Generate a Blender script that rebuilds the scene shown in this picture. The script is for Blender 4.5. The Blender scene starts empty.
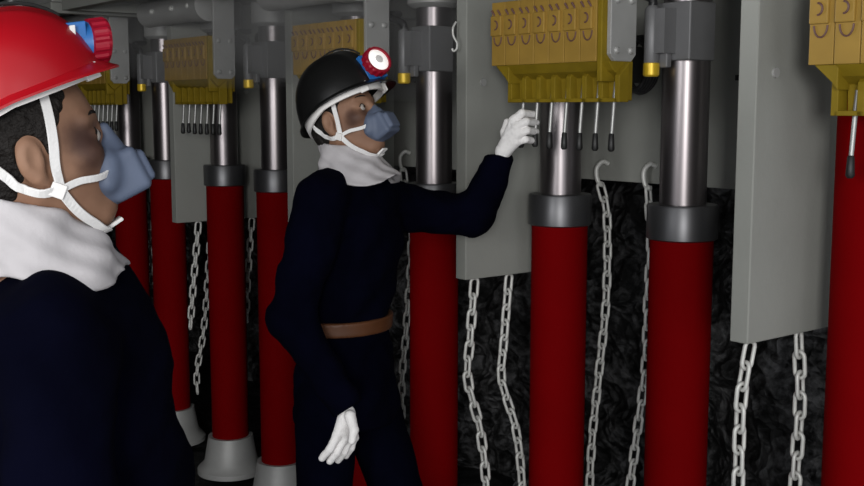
import bpy, bmesh, math, random
import numpy as np
from mathutils import Vector, Matrix, noise
random.seed(7)
PI = math.pi
C = bpy.context.scene
COL = C.collection

# ------------------------------------------------------------------ camera
FOC, CX, CY, PITCH, CAMH = 1100.0, 432.0, 243.0, math.radians(7.0), 1.85
def W(x, y, d):
    u, v = (x-CX)/FOC, (CY-y)/FOC
    Y = math.cos(PITCH)+v*math.sin(PITCH); Z = -math.sin(PITCH)+v*math.cos(PITCH)
    return Vector((u*d/Y, d, CAMH+Z*d/Y))
cam = bpy.data.cameras.new('camera'); co = bpy.data.objects.new('camera', cam); COL.objects.link(co)
co.location = (0, 0, CAMH); co.rotation_euler = (PI/2-PITCH, 0, 0)
cam.sensor_width = 36; cam.lens = 36*FOC/864; cam.clip_start = .05; cam.clip_end = 100
C.camera = co

# ------------------------------------------------------------------ materials
def mat(name, col, rough=.6, metal=0., bump=0., bscale=20., var=0., vscale=4., spec=.5, dirt=None, emis=None, sheen=0, detail=6):
    m = bpy.data.materials.new(name); m.use_nodes = True
    nt = m.node_tree; b = nt.nodes['Principled BSDF']
    b.inputs['Base Color'].default_value = (*col, 1); b.inputs['Roughness'].default_value = rough
    b.inputs['Metallic'].default_value = metal; b.inputs['Specular IOR Level'].default_value = spec
    tc = nt.nodes.new('ShaderNodeTexCoord')
    if var:
        n = nt.nodes.new('ShaderNodeTexNoise'); n.inputs['Scale'].default_value = vscale; n.inputs['Detail'].default_value = detail
        nt.links.new(tc.outputs['Object'], n.inputs['Vector'])
        r = nt.nodes.new('ShaderNodeValToRGB')
        r.color_ramp.elements[0].position = .32; r.color_ramp.elements[1].position = .68
        d = dirt or tuple(c*(1-var) for c in col)
        r.color_ramp.elements[0].color = (*d, 1); r.color_ramp.elements[1].color = (*col, 1)
        nt.links.new(n.outputs['Fac'], r.inputs['Fac']); nt.links.new(r.outputs['Color'], b.inputs['Base Color'])
    if bump:
        n2 = nt.nodes.new('ShaderNodeTexNoise'); n2.inputs['Scale'].default_value = bscale; n2.inputs['Detail'].default_value = 5
        nt.links.new(tc.outputs['Object'], n2.inputs['Vector'])
        bp = nt.nodes.new('ShaderNodeBump'); bp.inputs['Strength'].default_value = bump; bp.inputs['Distance'].default_value = .01
        nt.links.new(n2.outputs['Fac'], bp.inputs['Height']); nt.links.new(bp.outputs['Normal'], b.inputs['Normal'])
    if emis:
        b.inputs['Emission Color'].default_value = (*emis[0], 1); b.inputs['Emission Strength'].default_value = emis[1]
    return m
M = dict(
    plate=mat('painted_grey_steel', (.29, .295, .272), .8, var=.07, vscale=6, bump=.08, bscale=60, spec=.25),
    steel=mat('grey_steel', (.40, .40, .39), .5, .2, var=.15, vscale=9, bump=.05),
    dsteel=mat('dark_steel', (.13, .13, .135), .45, .6, var=.2, vscale=8),
    msteel=mat('mid_grey_steel', (.20, .20, .205), .5, .3, var=.15, vscale=8),
    collar=mat('collar_steel', (.105, .105, .11), .38, .75, var=.1, vscale=10),
    chrome=mat('chromed_rod', (.22, .20, .205), .33, .95),
    red=mat('red_paint', (.165, .0002, .0012), .8, var=.1, vscale=5, spec=.03),
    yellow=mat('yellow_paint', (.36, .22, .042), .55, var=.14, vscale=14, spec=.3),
    dyellow=mat('dark_yellow_paint', (.24, .165, .010), .6, var=.2, vscale=16, spec=.2),  # darker yellow for the manifold, lever housing and guard
    groove=mat('purple_brown_seal', (.12, .055, .05), .6),
    leverm=mat('lever_steel', (.36, .36, .35), .4, .5),
    tip=mat('brass_yellow', (.75, .50, .03), .4, .3),
    black=mat('black_rubber', (.012, .012, .012), .5, var=.2),
    hose=mat('hose_rubber', (.016, .016, .017), .42, bump=.3, bscale=80),
    chain=mat('galvanised_chain', (.66, .66, .63), .5, .25, var=.1, vscale=30),
    navy=mat('navy_cloth', (.0013, .0015, .0065), 1., var=.4, vscale=7, bump=.5, bscale=14, spec=.03),
    navy2=mat('navy_trouser_cloth', (.0011, .0014, .006), 1., var=.4, vscale=7, bump=.5, bscale=14, spec=.03),
    belt=mat('brown_leather', (.10, .034, .010), .55, var=.2, vscale=20),
    glove=mat('white_cotton', (.86, .84, .83), .9, var=.08, vscale=30, bump=.25, bscale=160, spec=.1),
    scarf=mat('white_cloth', (.46, .44, .45), .95, var=.12, vscale=9, bump=.6, bscale=12, spec=.1),
    strap=mat('white_webbing', (.74, .73, .72), .8, bump=.1, bscale=200),
    liner=mat('white_plastic', (.78, .76, .74), .6),
    mask=mat('blue_grey_rubber', (.10, .125, .185), .55, var=.1, vscale=20, spec=.3),
    hair=mat('black_hair', (.012, .010, .009), .6, bump=.9, bscale=120, spec=.2),
    blackhelm=mat('black_helmet_plastic', (.008, .008, .008), .28, spec=.5),
    redhelm=mat('red_helmet_plastic', (.36, .004, .010), .33, spec=.4),
    redbez=mat('red_bezel_plastic', (.30, .004, .02), .4),
    blue=mat('blue_lamp_plastic', (.02, .14, .42), .45),
    boot=mat('black_boot_rubber', (.01, .01, .01), .5),
    eyew=mat('eye_white', (.36, .33, .30), .3), iris=mat('dark_iris', (.02, .012, .008), .2),
    lens=mat('lamp_lens', (.9, .9, .88), .15, emis=((1, .98, .93), .55)),
    reflector=mat('lamp_reflector', (.85, .85, .85), .2, .9),
)
def skin_mat(name, spots):
    m = bpy.data.materials.new(name); m.use_nodes = True; nt = m.node_tree; b = nt.nodes['Principled BSDF']
    N = nt.nodes; L = nt.links
    b.inputs['Roughness'].default_value = .6; b.inputs['Specular IOR Level'].default_value = .25
    tc = N.new('ShaderNodeTexCoord')
    no = N.new('ShaderNodeTexNoise'); no.inputs['Scale'].default_value = 16; no.inputs['Detail'].default_value = 5
    L.new(tc.outputs['Object'], no.inputs['Vector'])
    r = N.new('ShaderNodeValToRGB'); r.color_ramp.elements[0].position = .35; r.color_ramp.elements[1].position = .65
    r.color_ramp.elements[0].color = (.20, .105, .066, 1); r.color_ramp.elements[1].color = (.26, .145, .092, 1)
    L.new(no.outputs['Fac'], r.inputs['Fac']); cur = r.outputs['Color']
    for (p, rad, amt) in spots:                       # coal-dust smudges rubbed on the cheeks
        ds = N.new('ShaderNodeVectorMath'); ds.operation = 'DISTANCE'; ds.inputs[1].default_value = p
        L.new(tc.outputs['Object'], ds.inputs[0])
        ad = N.new('ShaderNodeMath'); ad.operation = 'MULTIPLY_ADD'; ad.inputs[1].default_value = rad*1.2; L.new(no.outputs['Fac'], ad.inputs[0]); L.new(ds.outputs['Value'], ad.inputs[2])
        mr = N.new('ShaderNodeMapRange'); mr.interpolation_type = 'SMOOTHSTEP'
        mr.inputs[1].default_value = rad*.9; mr.inputs[2].default_value = rad*2.1; mr.inputs[3].default_value = amt; mr.inputs[4].default_value = 0
        L.new(ad.outputs[0], mr.inputs[0])
        mx = N.new('ShaderNodeMix'); mx.data_type = 'RGBA'; L.new(mr.outputs[0], mx.inputs[0]); L.new(cur, mx.inputs[6])
        mx.inputs[7].default_value = (.045, .022, .018, 1); cur = mx.outputs[2]
    L.new(cur, b.inputs['Base Color'])
    return m
def coal_mat(name, a, bcol, sc):
    m = bpy.data.materials.new(name); m.use_nodes = True; nt = m.node_tree; b = nt.nodes['Principled BSDF']; N = nt.nodes; L = nt.links
    tc = N.new('ShaderNodeTexCoord')
    n1 = N.new('ShaderNodeTexNoise'); n1.inputs['Scale'].default_value = sc; n1.inputs['Detail'].default_value = 9; n1.inputs['Roughness'].default_value = .7; n1.inputs['Distortion'].default_value = .3
    v = N.new('ShaderNodeTexVoronoi'); v.inputs['Scale'].default_value = sc*2.2
    L.new(tc.outputs['Object'], n1.inputs['Vector']); L.new(tc.outputs['Object'], v.inputs['Vector'])
    r = N.new('ShaderNodeValToRGB'); e = r.color_ramp.elements; e[0].position = .47; e[0].color = (*a, 1); e[1].position = .72; e[1].color = (*bcol, 1)
    L.new(n1.outputs['Fac'], r.inputs['Fac']); L.new(r.outputs['Color'], b.inputs['Base Color'])
    mm = N.new('ShaderNodeMath'); mm.operation = 'ADD'; L.new(n1.outputs['Fac'], mm.inputs[0]); L.new(v.outputs['Distance'], mm.inputs[1])
    bp = N.new('ShaderNodeBump'); bp.inputs['Strength'].default_value = 1; bp.inputs['Distance'].default_value = .06
    L.new(mm.outputs[0], bp.inputs['Height']); L.new(bp.outputs['Normal'], b.inputs['Normal'])
    b.inputs['Roughness'].default_value = .5
    return m
M['coal'] = coal_mat('coal_face', (.004, .004, .004), (.18, .18, .185), 9.)
M['coalfloor'] = coal_mat('coal_floor', (.004, .004, .004), (.02, .02, .022), 4)
M['roof'] = coal_mat('rock_roof', (.03, .03, .03), (.09, .09, .09), 2)

# ------------------------------------------------------------------ object helpers
def link(name, me, m=None, parent=None, smooth=True):
    o = bpy.data.objects.new(name, me); COL.objects.link(o)
    if m is not None: me.materials.append(m)
    if smooth:
        me.polygons.foreach_set('use_smooth', [True]*len(me.polygons))
    if parent is not None: o.parent = parent
    return o
def bmobj(name, bm, m, parent=None, smooth=False, bevel=0):
    me = bpy.data.meshes.new(name); bmesh.ops.recalc_face_normals(bm, faces=bm.faces); bm.to_mesh(me); bm.free()
    o = link(name, me, m, parent, smooth)
    if smooth:
        try: me.set_sharp_from_angle(angle=math.radians(40))
        except Exception: pass
    if bevel:
        md = o.modifiers.new('bevel', 'BEVEL'); md.width = bevel; md.segments = 2; md.limit_method = 'ANGLE'
    return o
def empty(name, loc, label, cat, group=None, rot=None):
    o = bpy.data.objects.new(name, None); COL.objects.link(o); o.empty_display_size = .1
    if rot is not None: o.matrix_world = Matrix.Translation(loc) @ rot.to_4x4()
    else: o.location = loc
    o['label'] = label; o['category'] = cat
    if group: o['group'] = group
    return o
def copy_tree(o, parent=None):
    c = o.copy(); COL.objects.link(c); c.parent = parent
    if parent is not None: c.matrix_parent_inverse = o.matrix_parent_inverse.copy()
    for ch in KIDS.get(o.name, []) or [x for x in o.children]:
        copy_tree(ch, c)
    return c
KIDS = {}
def box(bm, lo, hi, mtx=None):
    vs = [bm.verts.new((x, y, z)) for z in (lo[2], hi[2]) for y in (lo[1], hi[1]) for x in (lo[0], hi[0])]
    for f in ((0, 2, 3, 1), (4, 5, 7, 6), (0, 1, 5, 4), (2, 6, 7, 3), (0, 4, 6, 2), (1, 3, 7, 5)):
        bm.faces.new([vs[i] for i in f])
    if mtx: bmesh.ops.transform(bm, matrix=mtx, verts=vs)
    return vs
def prism(bm, poly, axis, a, b):
    """poly of 2D points extruded along axis between a and b"""
    def p(q, t):
        if axis == 0: return (t, q[0], q[1])
        if axis == 1: return (q[0], t, q[1])
        return (q[0], q[1], t)
    A = [bm.verts.new(p(q, a)) for q in poly]; B = [bm.verts.new(p(q, b)) for q in poly]
    n = len(poly); bm.faces.new(A); bm.faces.new(B[::-1])
    for i in range(n): bm.faces.new((A[i], A[(i+1) % n], B[(i+1) % n], B[i]))
def lathe(bm, prof, seg=32, c=(0, 0), mtx=None):
    rings = []; allv = []
    for r, z in prof:
        ring = [bm.verts.new((c[0]+r*math.cos(2*PI*i/seg), c[1]+r*math.sin(2*PI*i/seg), z)) for i in range(seg)]
        rings.append(ring); allv += ring
    for a, b in zip(rings, rings[1:]):
        for i in range(seg): bm.faces.new((a[i], a[(i+1) % seg], b[(i+1) % seg], b[i]))
    bm.faces.new(rings[0][::-1]); bm.faces.new(rings[-1])
    if mtx: bmesh.ops.transform(bm, matrix=mtx, verts=allv)
    return allv
def tube(bm, pts, r, seg=10, closed=False, cap=True):
    pts = [Vector(p) for p in pts]; n = len(pts); rings = []
    ref = Vector((0, 0, 1))
    t0 = (pts[1]-pts[0]).normalized()
    if abs(t0.dot(ref)) > .9: ref = Vector((1, 0, 0))
    nrm = t0.cross(ref).normalized()
    for i, p in enumerate(pts):
        if closed: t = (pts[(i+1) % n]-pts[i-1]).normalized()
        else: t = (pts[min(i+1, n-1)]-pts[max(i-1, 0)]).normalized()
        nrm = (nrm-t*nrm.dot(t)).normalized(); bn = t.cross(nrm)
        rr = r[i] if isinstance(r, (list, tuple)) else r
        rings.append([bm.verts.new(p+nrm*rr*math.cos(2*PI*k/seg)+bn*rr*math.sin(2*PI*k/seg)) for k in range(seg)])
    m = n if closed else n-1
    for i in range(m):
        a, b = rings[i], rings[(i+1) % n]
        for k in range(seg): bm.faces.new((a[k], a[(k+1) % seg], b[(k+1) % seg], b[k]))
    if cap and not closed: bm.faces.new(rings[0][::-1]); bm.faces.new(rings[-1])
def spline(pts, n=8):
    pts = [Vector(p) for p in pts]; out = []
    P = [pts[0]*2-pts[1]]+pts+[pts[-1]*2-pts[-2]]
    for i in range(1, len(P)-2):
        for k in range(n):
            t = k/n; a, b, c, d = P[i-1], P[i], P[i+1], P[i+2]
            out.append(.5*((2*b)+(c-a)*t+(2*a-5*b+4*c-d)*t*t+(3*b-a-3*c+d)*t**3))
    out.append(pts[-1]); return out

# ------------------------------------------------------------------ signed-distance modelling (bodies, gloves, cloth)
def smin(a, b, k):
    h = np.clip(.5+.5*(b-a)/k, 0, 1); return b*(1-h)+a*h-k*h*(1-h)
def smax(a, b, k): return -smin(-a, -b, k)
def cap(P, a, b, ra, rb):
    a = np.array(a, dtype=np.float32); b = np.array(b, dtype=np.float32); ba = b-a
    pa = [P[i]-a[i] for i in range(3)]
    t = np.clip((pa[0]*ba[0]+pa[1]*ba[1]+pa[2]*ba[2])/float(ba@ba+1e-9), 0, 1)
    return np.sqrt(sum((pa[i]-t*ba[i])**2 for i in range(3)))-(ra+(rb-ra)*t)
def ell(P, c, r):
    k = np.sqrt(sum(((P[i]-c[i])/r[i])**2 for i in range(3)))
    k1 = np.sqrt(sum(((P[i]-c[i])/(r[i]*r[i]))**2 for i in range(3)))+1e-6
    return k*(k-1)/k1
def rbox(P, c, hs, r):
    q = [np.abs(P[i]-c[i])-hs[i]+r for i in range(3)]
    return np.sqrt(sum(np.maximum(x, 0)**2 for x in q))+np.minimum(np.maximum(q[0], np.maximum(q[1], q[2])), 0)-r
def local(P, c, R, s=1.0):
    d = [P[i]-c[i] for i in range(3)]
    return [sum(float(R[i][j])*d[i] for i in range(3))/s for j in range(3)]
def wob(P, f, ph=0.):
    return (np.sin(P[0]*f+1.7*np.sin(P[2]*f*.8+ph)+ph)*np.sin(P[1]*f*.9+ph*2)*np.sin(P[2]*f*1.15+1.3*np.sin(P[0]*f*.7)+ph))
def surf(name, F, lo, hi, h, m, parent=None, smoothit=0):
    lo = np.array(lo, float); hi = np.array(hi, float)
    n = np.ceil((hi-lo)/h).astype(int)+1
    ax = [(lo[i]+np.arange(n[i])*h).astype(np.float32) for i in range(3)]
    P = np.meshgrid(*ax, indexing='ij')
    v = F(P); s = v < 0
    nx, ny, nz = s.shape
    cnt = np.zeros((nx-1, ny-1, nz-1), np.int8)
    for a in (0, 1):
        for b in (0, 1):
            for c in (0, 1): cnt += s[a:nx-1+a, b:ny-1+b, c:nz-1+c]
    act = (cnt > 0) & (cnt < 8); idx = -np.ones(act.shape, np.int64)
    I = np.argwhere(act); idx[act] = np.arange(len(I))
    acc = np.zeros((len(I), 3)); num = np.zeros(len(I))
    cs = [(a, b, c) for a in (0, 1) for b in (0, 1) for c in (0, 1)]
    for p in cs:
        for ax_ in range(3):
            if p[ax_] == 0:
                q = list(p); q[ax_] = 1
                v0 = v[I[:, 0]+p[0], I[:, 1]+p[1], I[:, 2]+p[2]]; v1 = v[I[:, 0]+q[0], I[:, 1]+q[1], I[:, 2]+q[2]]
                x = (v0 < 0) != (v1 < 0)
                t = np.where(x, v0/np.where(np.abs(v0-v1) < 1e-12, 1, v0-v1), 0)
                pt = np.tile(np.array(p, float), (len(I), 1)); pt[:, ax_] += t
                acc[x] += pt[x]; num[x] += 1
    V = lo+(I+acc/num[:, None])*h
    F_ = []
    for a in range(3):
        b, c = (a+1) % 3, (a+2) % 3
        sl0 = [slice(None)]*3; sl1 = [slice(None)]*3; sl0[a] = slice(0, -1); sl1[a] = slice(1, None)
        e = s[tuple(sl0)] != s[tuple(sl1)]; s0 = s[tuple(sl0)]
        E = np.argwhere(e)
        E = E[(E[:, b] > 0) & (E[:, c] > 0) & (E[:, b] < s.shape[b]-1) & (E[:, c] < s.shape[c]-1)]
        fl = s0[E[:, 0], E[:, 1], E[:, 2]]
        q = []
        for db, dc in ((-1, -1), (0, -1), (0, 0), (-1, 0)):
            k = E.copy(); k[:, b] += db; k[:, c] += dc; q.append(idx[k[:, 0], k[:, 1], k[:, 2]])
        q = np.stack(q, 1); q[~fl] = q[~fl][:, ::-1]; F_.append(q)
    F_ = np.concatenate(F_); F_ = F_[(F_ >= 0).all(1)]
    org = parent.matrix_world.inverted() if parent is not None else Matrix()
    me = bpy.data.meshes.new(name)
    A = np.array(org); V = V@A[:3, :3].T+A[:3, 3]
    me.from_pydata(V.tolist(), [], F_.tolist()); me.update()
    return link(name, me, m, parent, True)

# ------------------------------------------------------------------ support row frame
K = .86
DV = Vector((-.616, .788, 0)); NV = Vector((-.788, -.616, 0))
def U(s, n, h=0.):
    p = (Vector((.49, 4.2, 0))+DV*s+NV*n)*K
    return Vector((p.x, p.y, CAMH+K*h))
# local frame of the row: +x towards the near right (-DV), -y towards the viewer side (NV), z up
ROT = Matrix((( -DV.x, -NV.x, 0), (-DV.y, -NV.y, 0), (0, 0, 1)))
if ROT.determinant() < 0: raise RuntimeError('frame')
FL = -CAMH/K     # floor in the frame of the supports (unscaled)
def unit_root(name, s, n, h, label, cat, group=None):
    return empty(name, U(s, n, h), label, cat, group, ROT)

# pillars: all z below are metres above the floor
ZC1, ZC0 = CAMH-.325*K, CAMH-.445*K        # collar top / bottom
def make_pillar(s, label, clamp, raise_=0., n=0.):
    root = empty('hydraulic_prop', Vector((*U(s, n).xy, 0)), label, 'prop', 'hydraulic props of the roof support row', ROT)
    z0, z1 = ZC0+raise_, ZC1+raise_
    R = .107*K
    bm = bmesh.new(); lathe(bm, [(R, .17), (R, z0+.004)], 48); bmobj('cylinder_body', bm, M['red'], root, True)
    bm = bmesh.new(); lathe(bm, [(R+.004, z0), (.120*K, z0+.004), (.120*K, z1-.006), (.117*K, z1), (.085*K, z1+.001)], 48); bmobj('collar', bm, M['collar'], root, True)
    bm = bmesh.new(); lathe(bm, [(.079*K, z1-.02), (.079*K, 2.30)], 48); bmobj('piston_rod', bm, M['chrome'], root, True)
    bm = bmesh.new(); lathe(bm, [(.10, .0), (.17, .0), (.17, .025), (.135, .06), (.112, .19), (.095, .19)], 40); bmobj('foot', bm, M['steel'], root, True)
    bm = bmesh.new(); lathe(bm, [(.08, 2.215), (.10, 2.23), (.10, 2.355), (.09, 2.36)], 32); bmobj('head_socket', bm, M['steel'], root, True)
    if clamp:
        zt, zb = CAMH+.345*K, CAMH+.155*K; rr = .079*K
        bm = bmesh.new(); box(bm, (-rr*1.05, -rr*1.15, zb), (rr*1.08, rr*.5, zt)); box(bm, (-rr*.5, -rr*1.5, zb-.02), (rr*.2, -rr*1.2, zt-.03))
        cb = bmobj('clamp_block', bm, M['msteel'], root, bevel=.004)
        bm = bmesh.new(); lathe(bm, [(.004, 0), (.009, 0), (.009, .006), (.004, .009)], 12, mtx=Matrix.Translation((-.01, -rr*1.5, zb+.05)) @ Matrix.Rotation(PI/2, 4, 'X')); bmobj('bolt', bm, M['chain'], cb, True)
        # side control tube hangs to the viewer's left of the block
        tx, ty = .004, -.116
        bm = bmesh.new(); lathe(bm, [(.017, zb-.012), (.022, zb-.005), (.022, zt-.02), (.014, zt-.01)], 20, (tx-.035, ty)); box(bm, (tx-.02, ty-.012, zb+.02), (tx+.02, ty+.05, zt-.02))
        ct = bmobj('control_tube', bm, M['msteel'], root, True)
        bm = bmesh.new(); lathe(bm, [(.019, zb-.045), (.0235, zb-.04), (.0235, zb-.008), (.018, zb-.004)], 20, (tx-.035, ty)); bmobj('tube_tip', bm, M['tip'], ct, True)
        bm = bmesh.new()
        p = spline([(tx-.035, ty, zt-.03), (tx-.04, ty, zt+.01), (tx-.09, ty-.01, zt+.03), (tx-.15, ty+.02, zt+.05), (tx-.2, ty+.1, zt+.06)], 6)
        tube(bm, p, .013, 10); bmobj('hose', bm, M['hose'], root, True)
    return root
APOS = [-1.371, 0, 1.371, 2.742, 4.113, 5.484]
BPOS = [-.59+1.371*i for i in range(0, 6)]
la = ['red hydraulic prop cut by the right frame edge under yellow levers', 'red hydraulic prop directly behind the gloved hand on the levers',
      'red hydraulic prop hidden behind the miner in the black helmet', 'red hydraulic prop between the grey plate and the belted miner, under seven levers',
      'red hydraulic prop behind the blue mask of the near miner', 'farthest lever-side red hydraulic prop behind the red helmet']
lb = ['red hydraulic prop with brass-tipped clamp, just left of the rightmost grey plate', "red hydraulic prop with clamp beyond the belted miner's raised arm",
      'red hydraulic prop with clamp beside the back of the belted miner', 'red hydraulic prop with clamp partly behind a narrow grey plate, right of the blue mask',
      'red hydraulic prop with clamp hidden behind the near red helmet', 'farthest clamped red hydraulic prop, behind the near miner']
for s, l in zip(APOS, la): make_pillar(s, l, False, .42 if s < 0 else 0, .14 if s < 0 else 0)
for s, l in zip(BPOS, lb): make_pillar(s, l, True)

# hanging side plates (at right angles to the row), one by each lever-side prop
PL = [(.43, -1.15), (.31, .22), (.24, 1.60), (.27, 2.85), (.34, 4.28), (.34, 5.64)]
lp = ['large grey steel plate hanging at the right, beside the edge prop', "grey steel plate hanging behind the gloved hand and wrist",
      'grey steel plate hidden behind the belted miner', 'narrow-looking grey steel plate hanging between the left props',
      'grey steel plate hanging behind the blue mask', 'farthest grey steel side plate, behind the near red helmet']
plate_roots = []
for (n1, s), l in zip(PL, lp):
    r = unit_root('side_plate', s, n1, -.654, l, 'steel plate', 'grey plates hung across the support row')
    bm = bmesh.new(); box(bm, (-.03*K, 0, 0), (.03*K, .60*K, 1.25*K)); bmobj('plate_panel', bm, M['plate'], r, bevel=.003)
    for y in (.08, .46):
        bm = bmesh.new(); tube(bm, [(.028*K, y*K, .75*K), (.037*K, y*K, .75*K)], .012, 12)
        bmobj('bolt', bm, M['steel'], r, True)
    plate_roots.append(r)

# rear plates along the row with eye hooks for chains
lr = ['wide grey rear plate with two hooks between the lever prop and the brass-tipped clamp', 'wide grey rear plate behind the belted miner',
      'wide grey rear plate behind the left props', 'wide grey rear plate behind the blue mask', 'farthest grey rear plate behind the near red helmet', 'rear grey plate at the right frame edge']
for i, l in zip((0, 1, 2, 3, 4, -1), lr):
    r = unit_root('rear_plate', 1.371*i, -.42, -.30, l, 'steel plate', 'grey rear plates along the support row')
    bm = bmesh.new(); box(bm, (-.665*K, 0, 0), (.665*K, .04*K, .895*K)); bmobj('plate_panel', bm, M['plate'], r, bevel=.003)
    for hs in (.145, -.11):
        bm = bmesh.new()
        tube(bm, spline([(-hs*K, .0, .060), (-hs*K-.006, -.022, .068), (-hs*K-.014, -.042, .048), (-hs*K-.014, -.044, .018), (-hs*K-.004, -.040, -.010), (-hs*K+.012, -.036, -.012)], 5), .0085, 10)
        bmobj('hook', bm, M['chain'], r, True)
    bm = bmesh.new(); tube(bm, [(-.12*K, -.05, .74*K), (.01, -.05, .735*K)], .006, 8); bmobj('pin', bm, M['black'], r, True)
    bm = bmesh.new(); box(bm, (.48*K, -.006, .40*K), (.64*K, .0, .42*K)); bmobj('slot', bm, M['black'], r)

# ------------------------------------------------------------------ chains
def link_mesh():
    bm = bmesh.new(); L, w, r = .035, .0140, .0056; pts = []
    for k in range(8): a = PI*k/7; pts.append((w*math.cos(a), 0, L-w+w*math.sin(a)-.0))
    for k in range(8): a = PI+PI*k/7; pts.append((w*math.cos(a), 0, -(L-w)+w*math.sin(a)))
    tube(bm, pts, r, 7, closed=True)
    me = bpy.data.meshes.new('link'); bmesh.ops.recalc_face_normals(bm, faces=bm.faces); bm.to_mesh(me); bm.free()
    me.materials.append(M['chain']); me.polygons.foreach_set('use_smooth', [True]*len(me.polygons)); return me
LINK = link_mesh()
def chain(pts, label, group, phase=0.):
    pts = spline(pts, 10)
    top = pts[0]; r = empty('chain', top, label, 'chain', group)
    seg = [(b-a).length for a, b in zip(pts, pts[1:])]; T = sum(seg); pitch = .0535; n = max(1, int(T/pitch)); n = min(n, 95)
    def at(d):
        for a, b, l in zip(pts, pts[1:], seg):
            if d <= l: return a.lerp(b, d/l), (b-a).normalized()
            d -= l
        return pts[-1], (pts[-1]-pts[-2]).normalized()
    for i in range(n):
        p, t = at((i+.5)*pitch)
        z = -t; x = Vector((math.cos(.25+phase+i*PI/2), math.sin(.25+phase+i*PI/2), 0)); y = z.cross(x).normalized(); x = y.cross(z)
        m = Matrix((x, y, z)).transposed().to_4x4(); m.translation = p-top
        o = bpy.data.objects.new('link', LINK); COL.objects.link(o); o.parent = r; o.matrix_local = m
    return r
def zfix(p, z): return Vector((p.x, p.y, z))
GC = 'galvanised chains hanging from the grey plates'
def plate_pt(i, off, h=-.654): return U(PL[i][1], PL[i][0]-off, h)
def pxchain(p0, pix, label, phase=0., endz=None):
    d = p0.y; p0 = p0-Vector((0, 0, .010)); pts = [p0]+[W(x, y, d) for x, y in pix]
    chain(pts, label, GC, phase)
pxchain(plate_pt(0, .055), [(741, 400), (738, 486), (735, 560)], 'pale chain hanging from the left corner of the large right plate', .1)
pxchain(plate_pt(0, .29), [(800, 400), (795, 486), (792, 560)], 'pale chain hanging from the large right plate, beside the edge prop', .5)
pxchain(plate_pt(1, .07), [(470, 340), (468, 380), (480, 430), (486, 486), (484, 540)], "pale chain under the left end of the plate behind the gloved hand", .2)
pxchain(plate_pt(1, .25), [(504, 340), (502, 380), (516, 430), (522, 486), (520, 540)], 'pale chain hanging just left of the prop behind the gloved hand', .4)
pxchain(plate_pt(3, .15), [(193, 290), (190, 332)], 'short pale chain hanging below the narrow left plate, ending in mid-air', .3)
pxchain(plate_pt(3, .50), [(247, 290), (247, 329)], 'short pale chain between the two props left of the belted miner', .2)
pxchain(plate_pt(4, .52), [(152, 260), (151, 288)], 'short pale chain just right of the blue mask', .1)
pxchain(plate_pt(2, .45), [(380, 330), (380, 420)], 'pale chain hidden behind the belted miner', .1)
h1, h2 = .145, -.11
def hook_pt(i, hs): return U(1.371*i+hs, -.42, -.30)+NV*.038+Vector((0, 0, -.004))
pxchain(hook_pt(0, h1), [(607, 220), (606, 300), (599, 372), (592, 440), (588, 520)], 'pale chain on the hook in clear view right of the lever prop', .2)
pxchain(hook_pt(0, h2), [(651, 240), (648, 300), (645, 372), (636, 440), (626, 520)], 'pale chain on the hook tight against the clamped right prop', .6)
pxchain(hook_pt(1, h1), [(411, 240), (406, 330), (402, 380), (402, 450)], "pale chain hooked behind the belted miner's chest", .2)
pxchain(hook_pt(1, h2), [(436, 240), (437, 330), (437, 450)], "pale chain hidden behind the prop beyond the raised arm", .2)
pxchain(hook_pt(2, h1), [(272, 240), (276, 330), (278, 380)], 'pale chain hidden behind the prop at the back of the belted miner', .2)
pxchain(W(211, 222, 6.05), [(207, 290), (203, 335), (197, 372), (198, 400)], 'slanting pale chain beside the prop under the seven distant levers', .2)
pxchain(hook_pt(3, h1), [(176, 300), (176, 380)], 'pale chain hidden behind the prop right of the blue mask', .2)
pe = U(PL[1][1], PL[1][0], 0)
bm = bmesh.new(); dd = pe.y-.02
tube(bm, spline([W(456, 22, dd+.012), W(453, 28, dd), W(453.5, 36, dd), W(457, 43, dd), W(456.5, 49, dd), W(453.5, 51, dd), W(452, 48.5, dd)], 6), .0035, 8)
wh = bmobj('wire_hook', bm, M['chain'], None, True); wh['label'] = 'thin pale wire hook on the left edge of the plate behind the gloved hand'; wh['category'] = 'hook'
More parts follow.
